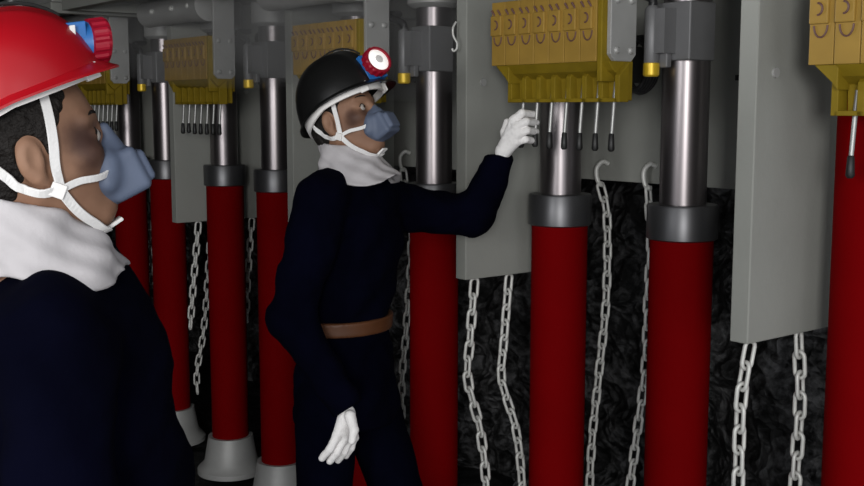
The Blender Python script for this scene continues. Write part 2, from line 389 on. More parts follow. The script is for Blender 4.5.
# ------------------------------------------------------------------ yellow valve banks
def make_valve(s, label, full=True):
    r = empty('valve_bank', U(s-.285, .255, -.016) if s > -1 else U(s-.245, .33, -.055), label, 'valve bank', 'yellow lever valve banks along the support row', ROT)
    k = K; sp = .073*k
    x0 = -.27*k; x1 = .25*k
    # rear manifold and solid end body
    bm = bmesh.new(); box(bm, (x0-.02, .02*k, .16*k), (x1-.03, .07*k, .37*k)); box(bm, (x1-.018, -.098*k, .10*k), (x1, .05*k, .385*k))
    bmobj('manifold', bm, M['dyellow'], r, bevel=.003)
    # sloping lower body with seven notches
    bm = bmesh.new()
    prism(bm, [(-.095*k, .165*k), (.02*k, .165*k), (.02*k, .04*k), (-.03*k, .04*k), (-.035*k, .115*k), (-.07*k, .135*k)], 0, x0+.055, x1+.024)
    prism(bm, [(x0-.0, .165*k), (x0+.06, .165*k), (x0+.06, .10*k), (x0+.045, .12*k)], 1, -.09*k, .02*k)
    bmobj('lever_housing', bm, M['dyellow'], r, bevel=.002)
    bm = bmesh.new()
    for i in range(8):
        x = x1+.033-i*sp
        prism(bm, [(-.065*k, .12*k), (-.02*k, .16*k), (-.02*k, .035*k), (-.065*k, .035*k)], 0, x-.010*k, x+.010*k)
    box(bm, (x1+.033-7*sp, -.065*k, .035*k), (x1+.033, -.05*k, .048*k))
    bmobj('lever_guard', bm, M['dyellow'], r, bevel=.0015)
    for i in range(7):
        xc = x1-.018-sp*.5-i*sp
        bm = bmesh.new(); w = sp*.5-.0012
        box(bm, (xc-w, -.10*k, .165*k), (xc+w, .03*k, .385*k))
        sec = bmobj('valve_section', bm, M['yellow'], r, bevel=.0015)
        if full:
            bm = bmesh.new(); box(bm, (xc-w*.93, -.110*k, .268*k), (xc+w*.62, -.09*k, .338*k)); bmobj('valve_cap', bm, M['yellow'], sec, bevel=.003)
            bm = bmesh.new(); tube(bm, [(xc-w*.2+.012*math.sin(a), -.111*k, .305*k+.013*math.cos(a)) for a in [PI*q/8 for q in range(9)]], .0025, 6); cp = bmobj('half_ring', bm, M['groove'], sec, True)
            bm = bmesh.new(); tube(bm, [(xc-.0195*k*math.cos(a)-.002, -.101*k, .264*k-.030*k*math.sin(a)) for a in [PI*q/10 for q in range(11)]], .0022, 6)
            bmobj('seal', bm, M['groove'], sec, True)
            for q in (-.6, .3):
                bm = bmesh.new(); tube(bm, [(xc+w*q, -.099*k, .340*k), (xc+w*(q-.15), -.110*k, .358*k)], .003, 6); bmobj('split_pin', bm, M['groove'], sec, True)
        xl = x1+.002-i*sp*.985
        zb = -.125*k if i != 5 else -.12*k
        bm = bmesh.new(); tube(bm, [(xl, -.03*k, .10*k), (xl, -.036*k, .05*k), (xl-.001, -.046*k, -.08*k)], .0056, 10)
        lv = bmobj('lever', bm, M['leverm'], r, True)
        bm = bmesh.new(); tube(bm, [(xl-.001, -.0452*k, -.066*k), (xl-.001, -.0455*k, -.07*k), (xl-.001, -.046*k, -.10*k), (xl-.001, -.046*k, zb+.006), (xl-.001, -.046*k, zb)], [.005, .0078, .0092, .0102, .006], 12); bmobj('grip', bm, M['black'], lv, True)
    # end mounting plate with four bolts, face towards the near right
    bm = bmesh.new(); yw0, yw1 = -.075*k, .045*k
    c = .022*k
    prism(bm, [(yw0, .69*k), (yw0, .165*k+c), (yw0+c, .165*k), (yw1-c, .165*k), (yw1, .165*k+c), (yw1, .69*k)], 0, x1, x1+.018*k)
    mp = bmobj('mounting_plate', bm, M['steel'], r, bevel=.002)
    for yy in (yw0+.027*k, yw1-.027*k):
        for zz in (.20*k, .36*k):
            bm = bmesh.new(); lathe(bm, [(.011, 0), (.011, .004), (.006, .009)], 14, mtx=Matrix.Translation((x1+.017*k, yy, zz)) @ Matrix.Rotation(PI/2, 4, 'Y')); bmobj('bolt', bm, M['steel'], mp, True)
    return r
lv = ['yellow valve bank with seven levers, cut by the right frame edge', "large yellow valve bank whose levers the gloved hand reaches",
      'yellow valve bank partly hidden behind the black helmet', 'yellow valve bank with seven levers, midway between the two helmets',
      "small yellow valve bank just beyond the near miner's red helmet", 'farthest yellow valve bank, behind the near red helmet']
for i, (s, l) in enumerate(zip(APOS, lv)): make_valve(s, l)

# black hose coil behind the tube tip of the right prop, and its fellows down the row
lc = ['black coiled hose ring between the large valve bank and the brass-tipped clamp', 'black coiled hose behind the clamp beyond the raised arm', 'black coiled hose behind the left props', 'black coiled hose beside the clamp nearest the blue mask']
for i, l in enumerate(lc):
    c = W(638, 65, 3.50) if i == 0 else U(-.30+1.371*i, -.12, .22)
    r = empty('hose_coil', c, l, 'hose', 'coiled hoses by the clamps', ROT)
    bm = bmesh.new()
    for q in range(5):
        pts = [((.062+.004*math.sin(3*a+q))*math.cos(a), (q-2)*.011, (.082+.004*math.cos(2*a+q))*math.sin(a)) for a in [2*PI*j/28 for j in range(28)]]
        tube(bm, pts, .0085, 8, closed=True)
    bmobj('coil', bm, M['hose'], r, True)
    bm = bmesh.new(); lathe(bm, [(.055, -.012), (.057, -.012), (.057, .012), (.055, .012)], 24, mtx=Matrix.Rotation(PI/2, 4, 'X')); bmobj('spool', bm, M['black'], r, True)
    bm = bmesh.new(); tube(bm, spline([(-.03, -.01, .08), (-.09, .0, .14), (-.16, .05, .17), (-.26, .12, .16)], 6), .012, 8); bmobj('hose_tail', bm, M['hose'], r, True)

# ------------------------------------------------------------------ roof canopies, one per support unit
ln = ['grey steel roof canopy over the large valve bank', 'grey steel roof canopy over the belted miner', 'grey steel roof canopy over the left props', 'grey steel roof canopy over the blue mask', 'farthest grey steel roof canopy', 'grey steel roof canopy at the right frame edge']
for i, l in zip((0, 1, 2, 3, 4, -1), ln):
    r = unit_root('roof_canopy', 1.371*i-.15, 0, .07, l, 'canopy', 'steel roof canopies of the support row')
    bm = bmesh.new(); box(bm, (-.62*K, -.75*K, .53*K), (.62*K, .46*K, .60*K)); bmobj('canopy_plate', bm, M['steel'], r, bevel=.004)
    bm = bmesh.new(); box(bm, (-.60*K, -.70*K, .47*K), (-.53*K, .44*K, .53*K)); box(bm, (.53*K, -.70*K, .47*K), (.60*K, .44*K, .53*K)); box(bm, (-.6*K, -.75*K, .47*K), (.6*K, -.69*K, .53*K)); bmobj('rib', bm, M['plate'], r, bevel=.004)
    bm = bmesh.new(); lathe(bm, [(.04, -.42*K), (.062, -.41*K), (.062, .22*K), (.07, .23*K), (.07, .34*K), (.04, .35*K)], 28, mtx=Matrix.Translation((0, -.32*K, .455*K)) @ Matrix.Rotation(PI/2, 4, 'Y')); jk = bmobj('jack_cylinder', bm, M['steel'], r, True)
    for xx in (-.2, .05, .25):
        bm = bmesh.new(); lathe(bm, [(.012, 0), (.012, .012), (.006, .018)], 12, mtx=Matrix.Translation((xx*K, -.32*K-.058, .455*K)) @ Matrix.Rotation(PI/2, 4, 'X')); bmobj('bolt', bm, M['chain'], jk, True)

# ------------------------------------------------------------------ setting
def rock(name, p0, ex, ey, nx, ny, amp, m, nrm, seed):
    bm = bmesh.new(); g = []
    for i in range(nx+1):
        row = []
        for j in range(ny+1):
            p = p0+ex*(i/nx)+ey*(j/ny)
            q = Vector((p.x*1.3+seed, p.y*1.3, p.z*1.3))
            d = noise.fractal(q, 1., 2., 5)*amp+noise.cell(q*3.1)*amp*.25+noise.fractal(q*4, 1, 2, 3)*amp*.3
            row.append(bm.verts.new(p+nrm*d))
        g.append(row)
    for i in range(nx):
        for j in range(ny): bm.faces.new((g[i][j], g[i+1][j], g[i+1][j+1], g[i][j+1]))
    me = bpy.data.meshes.new(name); bm.to_mesh(me); bm.free(); o = link(name, me, m, None, False); o['kind'] = 'structure'; return o
a = U(-4.2, -1.25); a.z = -.1
rock('wall_back', a, DV*12*K, Vector((0, 0, 3)), 260, 80, .16, M['coal'], NV, 3.)
a = U(.2, 4.1); a.z = -.1
rock('wall_left', a, DV*8.2*K, Vector((0, 0, 3)), 120, 50, .14, M['coal'], NV, 6.)
a = U(8.0, -1.4); a.z = -.1
rock('wall_end', a, NV*5.8*K, Vector((0, 0, 3)), 90, 50, .14, M['coal'], -DV, 8.)
rock('floor', Vector((-8, -1.5, -.03)), Vector((13, 0, 0)), Vector((0, 13, 0)), 160, 160, .02, M['coalfloor'], Vector((0, 0, 1)), 9.)
rock('ceiling', Vector((-8, 1.0, 2.55)), Vector((13, 0, 0)), Vector((0, 11, 0)), 120, 100, .06, M['roof'], Vector((0, 0, 1)), 5.)

# ------------------------------------------------------------------ miners
def head_sdf(Q):
    x, y, z = Q; ya = np.abs(y); S = [x, ya, z]
    d = ell(Q, (-.008, 0, .045), (.100, .076, .092))
    d = smin(d, ell(Q, (.038, 0, -.02), (.058, .058, .085)), .03)
    d = smin(d, cap(S, (-.002, .052, -.045), (.065, .018, -.097), .020, .018), .03)
    d = smin(d, cap(Q, (.070, 0, -.098), (.078, 0, -.092), .019, .017), .025)
    d = smin(d, ell(S, (.066, .042, -.012), (.022, .02, .018)), .02)
    d = smin(d, cap(S, (.082, .014, .037), (.072, .046, .036), .011, .009), .014)
    d = smax(d, -ell(S, (.104, .032, .014), (.020, .019, .013)), .012)
    d = smin(d, ell(S, (.0755, .032, .013), (.0150, .0165, .0125)), .004)
    d = smin(d, cap(Q, (.088, 0, .026), (.112, 0, -.016), .007, .010), .012)
    d = smin(d, cap(S, (.108, 0, -.022), (.098, .011, -.026), .009, .007), .008)
    d = smin(d, cap(S, (.097, 0, -.052), (.088, .02, -.054), .0065, .004), .007)
    d = smin(d, cap(S, (.095, 0, -.064), (.087, .016, -.063), .0075, .004), .006)
    ear = ell(S, (-.012, .076, .0), (.018, .011, .031)); ear = smin(ear, cap(S, (-.006, .075, -.028), (-.004, .074, -.032), .009, .008), .01)
    ear = smax(ear, -ell(S, (-.006, .088, .003), (.010, .007, .018)), .006)
    d = smin(d, ear, .008)
    d = smin(d, cap(Q, (-.030, 0, -.03), (-.055, 0, -.18), .052, .050), .03)
    return d
def hair_sdf(Q):
    x, y, z = Q
    d = ell(Q, (-.012, 0, .045), (.106, .0815, .098))
    d = smin(d, ell(Q, (-.055, 0, -.02), (.052, .062, .055)), .03)
    cut = np.maximum(x-.028+np.clip((z-.02)*-.55, -.05, .1), -(z+.075))        # front line in front of the ear, lower line at the nape
    d = smax(d, cut, .01)
    d = smax(d, z-.085, .004)
    S = [x, np.abs(y), z]
    d = smax(d, -(ell(S, (-.008, .082, -.004), (.024, .024, .038))), .006)
    return d+.0018*np.sin(x*260+z*70)*np.sin(y*240+z*90)
def num(F, p):
    P = [np.array([float(p[i])], np.float32) for i in range(3)]; return float(F(P)[0])
def ribbon(name, pts, w, m, parent, T, F, off=.004, th=.0035, dirn=None):
    """flat strap laid over the surface F (head coordinates), T maps head coordinates to the parent's"""
    P = []
    for p in spline(pts, 8):
        for _ in range(14):
            e = 1.5e-3; g = Vector([num(F, (p.x+e*(i == 0), p.y+e*(i == 1), p.z+e*(i == 2)))-num(F, p) for i in range(3)])
            if g.length < 1e-9: break
            g.normalize(); p = p-g*(num(F, p)-off)*.8
        P.append((p, g))
    bm = bmesh.new(); rings = []
    for i, (p, g) in enumerate(P):
        t = (P[min(i+1, len(P)-1)][0]-P[max(i-1, 0)][0]).normalized(); b = t.cross(g).normalized()
        rings.append([bm.verts.new(T @ (p+b*w*.5*a+g*c)) for a, c in ((-1, 0), (-1, th), (1, th), (1, 0))])
    for a, b in zip(rings, rings[1:]):
        for k in range(4): bm.faces.new((a[k], a[(k+1) % 4], b[(k+1) % 4], b[k]))
    bm.faces.new(rings[0][::-1]); bm.faces.new(rings[-1])
    return bmobj(name, bm, m, parent, bevel=.001)

def dress_head(root, c, R, sc, helm, helm_lbl, spots, seed, hp=None):
    """head, hair, eyes, straps, respirator, helmet with lamp.  c,R,sc: head frame in the world"""
    T = root.matrix_world.inverted() @ (Matrix.Translation(c) @ R.to_4x4() @ Matrix.Scale(sc, 4))
    hm = bpy.data.meshes.new('x'); bpy.data.meshes.remove(hm)
    def hw(F): return lambda P: F(local(P, c, R, sc))*sc
    m = skin_mat('skin_'+str(seed), [(T @ Vector(p), r, a) for p, r, a in spots])
    e = .27
    surf('body', hw(head_sdf), (c[0]-.2, c[1]-.2, c[2]-.23), (c[0]+.2, c[1]+.2, c[2]+.22), .0034 if sc < 2 else .003, m, root)
    surf('hair', hw(hair_sdf), (c[0]-.17, c[1]-.17, c[2]-.15), (c[0]+.17, c[1]+.17, c[2]+.17), .004, M['hair'], root)
    for sd in (-1, 1):
        bm = bmesh.new(); bmesh.ops.create_uvsphere(bm, u_segments=18, v_segments=12, radius=.0118)
        bmesh.ops.transform(bm, matrix=T @ Matrix.Translation((.0810, sd*.032, .012)), verts=bm.verts)
        ey = bmobj('eye', bm, M['eyew'], root, True)
        bm = bmesh.new(); bmesh.ops.create_uvsphere(bm, u_segments=14, v_segments=10, radius=.0064)
        bmesh.ops.transform(bm, matrix=T @ Matrix.Translation((.0875, sd*.031, .0125)), verts=bm.verts)
        bmobj('iris', bm, M['iris'], ey, True)
        # eyelid and brow
        def on(q, off):
            q = Vector(q)
            for _ in range(8): q.x -= (num(head_sdf, q)-off)*.8
            return T @ q
        bm = bmesh.new(); tube(bm, [on((.09, sd*(.032+a*.0016), .0215-.00012*a*a), .0002) for a in range(-8, 9, 2)], .0015*sc, 6); bmobj('eyelid', bm, M['hair'], root, True)
        bm = bmesh.new(); tube(bm, [on((.09, sd*(.013+.006*q), .041+.0035*math.sin(q/6*PI)), -.001) for q in range(7)], [.001*sc, .0026*sc, .0032*sc, .0032*sc, .0028*sc, .0022*sc, .001*sc], 6); bmobj('eyebrow', bm, M['hair'], root, True)
    # chin straps: front of ear, behind ear, junction under ear, down to the chin
    for sd in (-1, 1):
        j = (.012, sd*.066, -.048)
        s1 = ribbon('chin_strap', [(.030, sd*.085, .088), (.022, sd*.078, .01), j], .0135, M['strap'], root, T, head_sdf, .005)
        ribbon('rear_strap', [(-.062, sd*.07, .045), (-.05, sd*.066, -.012), (-.015, sd*.066, -.04), j], .0135, M['strap'], s1, T, lambda Q: smin(head_sdf(Q), hair_sdf(Q), .01), .005)
        ribbon('lower_strap', [j, (.04, sd*.05, -.09), (.066, sd*.022, -.112), (.07, sd*.003, -.117)], .014, M['strap'], s1, T, head_sdf, .0055)
        bm = bmesh.new(); box(bm, (-.010, -.0035, -.010), (.010, .0035, .010), T @ Matrix.Translation((j[0], sd*.0785, j[2])) @ Matrix.Rotation(.6, 4, 'Y')); bmobj('strap_buckle', bm, M['liner'], s1, bevel=.001)
        ribbon('mask_strap', [j, (.05, sd*.056, -.042), (.088, sd*.035, -.040)], .010, M['strap'], s1, T, head_sdf, .007)
    bm = bmesh.new(); box(bm, (-.012, -.012, -.003), (.016, .012, .003), T @ Matrix.Translation((.083, 0, -.121)) @ Matrix.Rotation(-.35, 4, 'Y')); bmobj('chin_cup', bm, M['strap'], root, bevel=.002)
    # respirator
    nb = .002 if seed < 1.5 else .016
    def resp(Q):
        x, y, z = Q; ya = np.abs(y); S = [x, ya, z]
        d = ell(Q, (.090, 0, -.046), (.036, .042, .050))
        d = smin(d, cap(Q, (.108, 0, -.012), (.104, 0, nb), .018, .010), .010)
        d = smin(d, cap(S, (.095, .030, -.03), (.085, .036, -.058), .013, .012), .012)
        A = [x*.97+z*.24, y, z*.97-x*.24]
        d = smin(d, rbox(A, (.097, 0, -.078), (.030, .034, .034), .010), .005)
        d = smin(d, rbox(A, (.112, 0, -.080), (.026, .024, .024), .007), .003)
        return d
    rp = surf('respirator', hw(resp), (c[0]-.19, c[1]-.19, c[2]-.17), (c[0]+.19, c[1]+.19, c[2]+.13), .003, M['mask'], root)
    # helmet: own frame tilted back a little, rim plane z=0
    H = T @ Matrix.Translation((hp[2], 0, hp[3])) @ Matrix.Rotation(-math.radians(hp[0]), 4, 'Y') @ Matrix.Diagonal((1, 1, hp[8], 1))
    bm = bmesh.new(); seg, rows = 64, 22; rings = []
    def shell(a, t, off=0.):
        ca, sa = math.cos(a), math.sin(a)
        rx = .137+(.004 if ca > 0 else .002)+off; ry = .113+off
        ph = t*PI/2; rr = math.cos(ph)**.80; zz = (.138+off)*math.sin(ph)**.94
        x, y = rx*rr*ca, ry*rr*sa
        ridge = .006*math.exp(-(y/.018)**2)*math.sin(min(1, t*1.6)*PI/2)+.0035*math.exp(-((abs(y)-.045)/.010)**2)*math.sin(min(1, t*2)*PI/2)*(t < .9)
        back = max(0, -ca)*(1-t)**2
        return Vector((x-.004*back, y, zz+ridge-.018*back))
    def rimdrop(a): return 0.
    prof = [shell_t/rows for shell_t in range(rows)]
    for t in prof: rings.append([bm.verts.new(H @ shell(2*PI*k/seg, t)) for k in range(seg)])
    top = bm.verts.new(H @ shell(0, 1))
    for a, b in zip(rings, rings[1:]):
        for k in range(seg): bm.faces.new((a[k], a[(k+1) % seg], b[(k+1) % seg], b[k]))
    for k in range(seg): bm.faces.new((rings[-1][k], rings[-1][(k+1) % seg], top))
    # brim ring: flares out, long at the front
    def brim(a, f, dz):
        p = shell(a, 0); ca = math.cos(a)
        ext = .010+hp[1]*max(0, ca)**2.2
        r = Vector((p.x, p.y, 0)).normalized()
        return Vector((p.x, p.y, p.z))+r*ext*f+Vector((0, 0, dz-.010*f-.012*f*max(0, ca)**3))
    r1 = [bm.verts.new(H @ brim(2*PI*k/seg, .5, 0)) for k in range(seg)]; r2 = [bm.verts.new(H @ brim(2*PI*k/seg, 1, 0)) for k in range(seg)]
    r3 = [bm.verts.new(H @ brim(2*PI*k/seg, 1, -.004)) for k in range(seg)]; r4 = [bm.verts.new(H @ brim(2*PI*k/seg, 0, -.006)) for k in range(seg)]
    inner = []
    for t in prof: inner.append([bm.verts.new(H @ shell(2*PI*k/seg, t, -.005)) for k in range(seg)])
    for a, b in ((rings[0], r1), (r1, r2), (r2, r3), (r3, r4), (r4, inner[0])):
        for k in range(seg): bm.faces.new((a[k], b[k], b[(k+1) % seg], a[(k+1) % seg]))
    for a, b in zip(inner, inner[1:]):
        for k in range(seg): bm.faces.new((a[k], b[k], b[(k+1) % seg], a[(k+1) % seg]))
    bm.faces.new(inner[-1])
    he = bmobj('helmet', bm, helm, root, True); he['label'] = helm_lbl
    # white suspension band under the rim
    bm = bmesh.new(); rr = []
    for k in range(seg):
        a = 2*PI*k/seg; ca = math.cos(a); b = .012*max(0, -ca)
        zt = -.002-b*1.2; zl = -.022-b*2.2-.002*max(0, ca)
        rr.append([bm.verts.new(H @ Vector(((.124+o)*ca, (.1+o)*math.sin(a), z))) for o, z in ((0, zl), (.006, zl), (.008, zt), (.002, zt))])
    for k in range(seg):
        a, b = rr[k], rr[(k+1) % seg]
        for q in range(4): bm.faces.new((a[q], a[(q+1) % 4], b[(q+1) % 4], b[q]))
    bmobj('suspension_band', bm, M['liner'], he, True)
    for sd in (-1, 1):
        bm = bmesh.new(); box(bm, (-.012, -.003, -.016), (.012, .003, .012), H @ Matrix.Translation((.118, sd*.052, -.012)) @ Matrix.Rotation(sd*1.1+PI/2, 4, 'Z')); bmobj('band_clip', bm, M['liner'], he, bevel=.001)
    # cap lamp on the front of the dome
    Lm = H @ Matrix.Translation((hp[4], 0, hp[5])) @ Matrix.Rotation(math.radians(hp[6]), 4, 'Z') @ Matrix.Rotation(PI/2-math.radians(hp[7]), 4, 'Y')
    bm = bmesh.new(); lathe(bm, [(.026, -.040), (.034, -.036), (.036, .012), (.038, .016)], 28, mtx=Lm); box(bm, (-.036, -.034, -.040), (.040, .034, .006), Lm)
    lamp = bmobj('cap_lamp', bm, M['blue'], he, True, bevel=.002)
    bm = bmesh.new(); prof2 = [(.036, .014), (.0425, .016), (.0425, .036), (.039, .041), (.033, .041), (.033, .028)]; sg = 60; R2 = []
    for r_, z_ in prof2:
        R2.append([bm.verts.new(Lm @ Vector(((r_-(.0022 if (k//2) % 2 and r_ > .04 else 0))*math.cos(2*PI*k/sg), (r_-(.0022 if (k//2) % 2 and r_ > .04 else 0))*math.sin(2*PI*k/sg), z_))) for k in range(sg)])
    for a, b in zip(R2, R2[1:]):
        for k in range(sg): bm.faces.new((a[k], a[(k+1) % sg], b[(k+1) % sg], b[k]))
    bmobj('lamp_bezel', bm, M['redbez'], lamp)
    bm = bmesh.new(); lathe(bm, [(.034, .028), (.034, .034), (.030, .038), (.012, .041)], 28, mtx=Lm); bmobj('lamp_lens', bm, M['lens'], lamp, True)
    bm = bmesh.new(); lathe(bm, [(.011, .040), (.012, .043), (.006, .044)], 20, mtx=Lm); bmobj('lamp_bulb', bm, M['liner'], lamp, True)
    bm = bmesh.new(); box(bm, (-.03, -.046, -.02), (.03, -.040, -.012), Lm); box(bm, (-.03, .040, -.02), (.03, .046, -.012), Lm)
    box(bm, (-.004, -.046, -.02), (.004, .046, -.014), Lm); bmobj('lamp_bracket', bm, M['liner'], lamp, bevel=.001)
    # cable clip over the crown
    bm = bmesh.new(); tube(bm, [H @ (shell(.08, t/10)+Vector((0, 0, .006))) for t in range(4, 10)]+[H @ (shell(PI, t/10)+Vector((-.003, 0, .006))) for t in range(9, 1, -1)], .0028*sc, 8); bmobj('lamp_cable', bm, M['black'], he, True)
    bm = bmesh.new(); tube(bm, [H @ (shell(.3, .62)+Vector((0, 0, .004))), H @ (shell(.3, .72)+Vector((0, 0, .012))), H @ (shell(.25, .85)+Vector((0, 0, .006)))], .0032*sc, 8); bmobj('cable_clip', bm, M['liner'], he, True)
    return T

def scarf(root, c, R, sc, base, axis_lean, seed):
    def F(P):
        Q = local(P, c, R, sc); x, y, z = Q
        # cone around the neck, wider below, higher at the nape than at the chest
        a = np.clip((-.06-z)/.125, -.4, 1.25)
        cx = -.040+.022*a; w_ = .041 if seed < 1.5 else .040; rx = .062+w_*a; ry = .064+w_*a
        th = np.arctan2(y, x-cx)
        fold = .0045*np.sin(5*th+9*a+seed)+.003*np.sin(11*th-14*a+seed*2)+.006*np.sin(a*9+2*th)
        rad = np.sqrt(((x-cx)/rx)**2+(y/ry)**2)
        d = (rad-1)*.078+fold*.6
        d = np.abs(d)-.0075
        top = z-(-.052-.30*(x+.04)-.01*np.cos(th))
        bot = ((-.178 if seed < 1.5 else -.170)-.22*(x+.03)+.012*np.sin(3*th+seed))-z
        return smax(smax(d, top, .008), bot, .006)*sc*.8
    return surf('neck_scarf', F, (c[0]-.24, c[1]-.24, c[2]-.34), (c[0]+.26, c[1]+.24, c[2]+.06), .0042, M['scarf'], root)

def hand(name, root, wrist, knuckles, mids, tips, thumb, m, rs=1.0, h=.0022):
    def F(P):
        d = None
        for i, (k, a, b) in enumerate(zip(knuckles, mids, tips)):
            r = (.0122, .0125, .012, .0108)[i]*rs
            w = Vector(wrist).lerp(Vector(k), .12)
            pm = cap(P, w, k, .020*rs, .0145*rs)
            d = pm if d is None else smin(d, pm, .010)
        f = None
        for i, (k, a, b) in enumerate(zip(knuckles, mids, tips)):
            r = (.0122, .0125, .012, .0108)[i]*rs
            q = smin(cap(P, k, a, r*1.08, r*.98), cap(P, a, b, r*.98, r*.86), .003)
            f = q if f is None else np.minimum(f, q)
        d = smin(d, f, .005)
        t = smin(cap(P, thumb[0], thumb[1], .0165*rs, .0135*rs), cap(P, thumb[1], thumb[2], .013*rs, .0105*rs), .004)
        d = smin(d, t, .006)
        return d+.0006*wob(P, 150)
    allp = [Vector(p) for p in [wrist]+knuckles+mids+tips+thumb]
    lo = [min(p[i] for p in allp)-.04 for i in range(3)]; hi = [max(p[i] for p in allp)+.04 for i in range(3)]
    return surf(name, F, lo, hi, h, m, root)

def cuffbox(pts, pad):
    lo = [min(p[i] for p in pts)-pad for i in range(3)]; hi = [max(p[i] for p in pts)+pad for i in range(3)]; return lo, hi

def build_miner(p, label, helm, helm_lbl, head, spots, seed, belt=False):
    """p: dict of joints in the world"""
    foot = (p['ankleR']+p['ankleL'])/2
    root = empty('person', Vector((foot.x, foot.y, 0)), label, 'person', None)
    bpy.context.view_layer.update()
    c, R, sc = head
    dress_head(root, c, R, sc, helm, helm_lbl, spots, seed, (9, .026, .003, .054, .142, .040, -22, 0., 1.) if belt else (10, .014, -.020, .090, .124, .036, 6, -16., .80))
    scarf(root, c, R, sc, p['neck'], 0, seed)
    fr = p['fwd']; lf = Vector((-fr.y, fr.x, 0)); RB = Matrix((fr, lf, Vector((0, 0, 1)))).transposed()
    def E(P, cc, r): return ell(local(P, cc, RB), (0, 0, 0), r)
    def torso(P):
        d = E(P, p['chest'], (.140, .178, .20))
        d = smin(d, E(P, p['belly'], (.125, .155, .17)), .10)
        d = smin(d, E(P, p['hip'], (.140, .170, .15)), .08)
        d = smin(d, cap(P, p['shR'].lerp(p['neck'], .25), p['shL'].lerp(p['neck'], .25), .072, .072), .07)
        d = smin(d, cap(P, p['neck']+fr*.02, p['neck']+fr*.03+Vector((0, 0, -.08)), .078, .105), .06)
        return d
    def jacket(P):
        d = torso(P)
        for s in 'RL':
            a = smin(cap(P, p['sh'+s], p['el'+s], .078, .062), cap(P, p['el'+s], p['wr'+s], .060, .045), .03)
            d = smin(d, a, .035)
        d = smin(d, E(P, p['hip']+Vector((0, 0, -.10)), (.150, .178, .12)), .05)
        f = .0055*np.sin(P[2]*38+3*np.sin(P[0]*17+seed)+2*np.sin(P[1]*15))*np.sin(P[0]*16+P[1]*13+seed)+.003*wob(P, 60, seed)
        d = d+f
        # neck opening and hem
        d = smax(d, P[2]-(p['neck'].z+.035), .01); d = smax(d, (p['hem'])-P[2], .006)
        for s in 'RL':
            n = (p['wr'+s]-p['el'+s]).normalized(); w = p['wr'+s]
            # flat cuff end near the wrist only
            pl = (P[0]-w.x)*n.x+(P[1]-w.y)*n.y+(P[2]-w.z)*n.z-.004
            near = np.sqrt((P[0]-w.x)**2+(P[1]-w.y)**2+(P[2]-w.z)**2)
            d = np.where(near < .10, smax(d, pl, .004), d)
        return d
    pts = [p[k] for k in ('neck', 'chest', 'hip', 'shR', 'shL', 'elR', 'elL', 'wrR', 'wrL')]
    lo, hi = cuffbox(pts, .12); cx = p['hip']
    lo = [min(lo[0], cx.x-.24), min(lo[1], cx.y-.24), p['hem']-.03]; hi = [max(hi[0], cx.x+.24), max(hi[1], cx.y+.24), max(hi[2], p['neck'].z+.1)]
    surf('jacket', jacket, lo, hi, .0075, M['navy'], root)
    def trousers(P):
        d = E(P, p['hip']+Vector((0, 0, -.03)), (.125, .158, .12))
        for s in 'RL':
            sg = -1 if s == 'R' else 1
            hp = p['hip']+lf*.09*sg+Vector((0, 0, -.06))
            a = smin(cap(P, hp, p['kn'+s], .098, .072), cap(P, p['kn'+s], p['ankle'+s]+Vector((0, 0, .06)), .070, .062), .03)
            d = smin(d, a, .025)
        d = d+.005*wob(P, 26, seed)
        return smax(d, .11-P[2], .005)
    pts = [p[k] for k in ('hip', 'knR', 'knL', 'ankleR', 'ankleL')]; lo, hi = cuffbox(pts, .19); lo[2] = .05
    surf('trousers', trousers, lo, hi, .010, M['navy2'], root)
    for s in 'RL':
        a = p['ankle'+s]
        def boot(P, a=a):
            d = cap(P, a+Vector((0, 0, .14)), a+Vector((0, 0, .02)), .056, .05)
            d = smin(d, cap(P, a+Vector((0, 0, -.035))-fr*.02, a+fr*.15+Vector((0, 0, -.045)), .052, .046), .04)
            return smax(d, -(P[2]-.004), .004)
        lo, hi = cuffbox([a, a+fr*.17], .13); lo[2] = -.02; hi[2] = a.z+.2
        surf('boot', boot, lo, hi, .007, M['boot'], root)
    if belt:
        zb = p['belt']
        def bf(P):
            d = np.abs(torso(P)-.004)-.008; z = P[2]-zb
            return smax(d, np.abs(z)-.0215, .003)
        lo, hi = cuffbox([p['belly']], .26); lo[2] = zb-.05; hi[2] = zb+.05
        bl = surf('belt', bf, lo, hi, .0048, M['belt'], root)
    return root, torso, RB

def rotm(yaw, pitch, roll=0.):
    return Matrix.Rotation(math.radians(yaw), 3, 'Z') @ Matrix.Rotation(-math.radians(pitch), 3, 'Y') @ Matrix.Rotation(math.radians(roll), 3, 'X')
EAR = Vector((-.010, -.078, 0))
# --- miner in the black helmet
R2 = rotm(-30, 20); sc2 = 1.0
c2 = W(328, 123, 3.12)-(R2 @ EAR)*sc2
D2 = 3.2
f2 = Vector((math.cos(math.radians(-32)), math.sin(math.radians(-32)), 0))
p2 = dict(neck=W(343, 168, 3.24), chest=W(352, 238, 3.25), belly=W(343, 310, 3.25), hip=W(346, 375, 3.25),
          shR=W(322, 201, 3.06), shL=W(396, 207, 3.40), elR=W(291, 318, 2.98), wrR=W(347, 408, 2.92),
          elL=W(474, 216, 3.42), wrL=W(502, 154, 3.345), knR=W(322, 545, 3.12), knL=W(413, 540, 3.26),
          fwd=f2, hem=W(345, 420, 3.25).z, belt=W(358, 331, 3.10).z)
p2['ankleR'] = Vector((p2['knR'].x-.05, p2['knR'].y+.03, .10)); p2['ankleL'] = Vector((p2['knL'].x+.02, p2['knL'].y, .10))
SP = [((.062, -.052, -.012), .024, .8), ((.085, -.03, -.002), .016, .6), ((.062, .052, -.012), .024, .7), ((.04, -.06, -.03), .02, .4)]
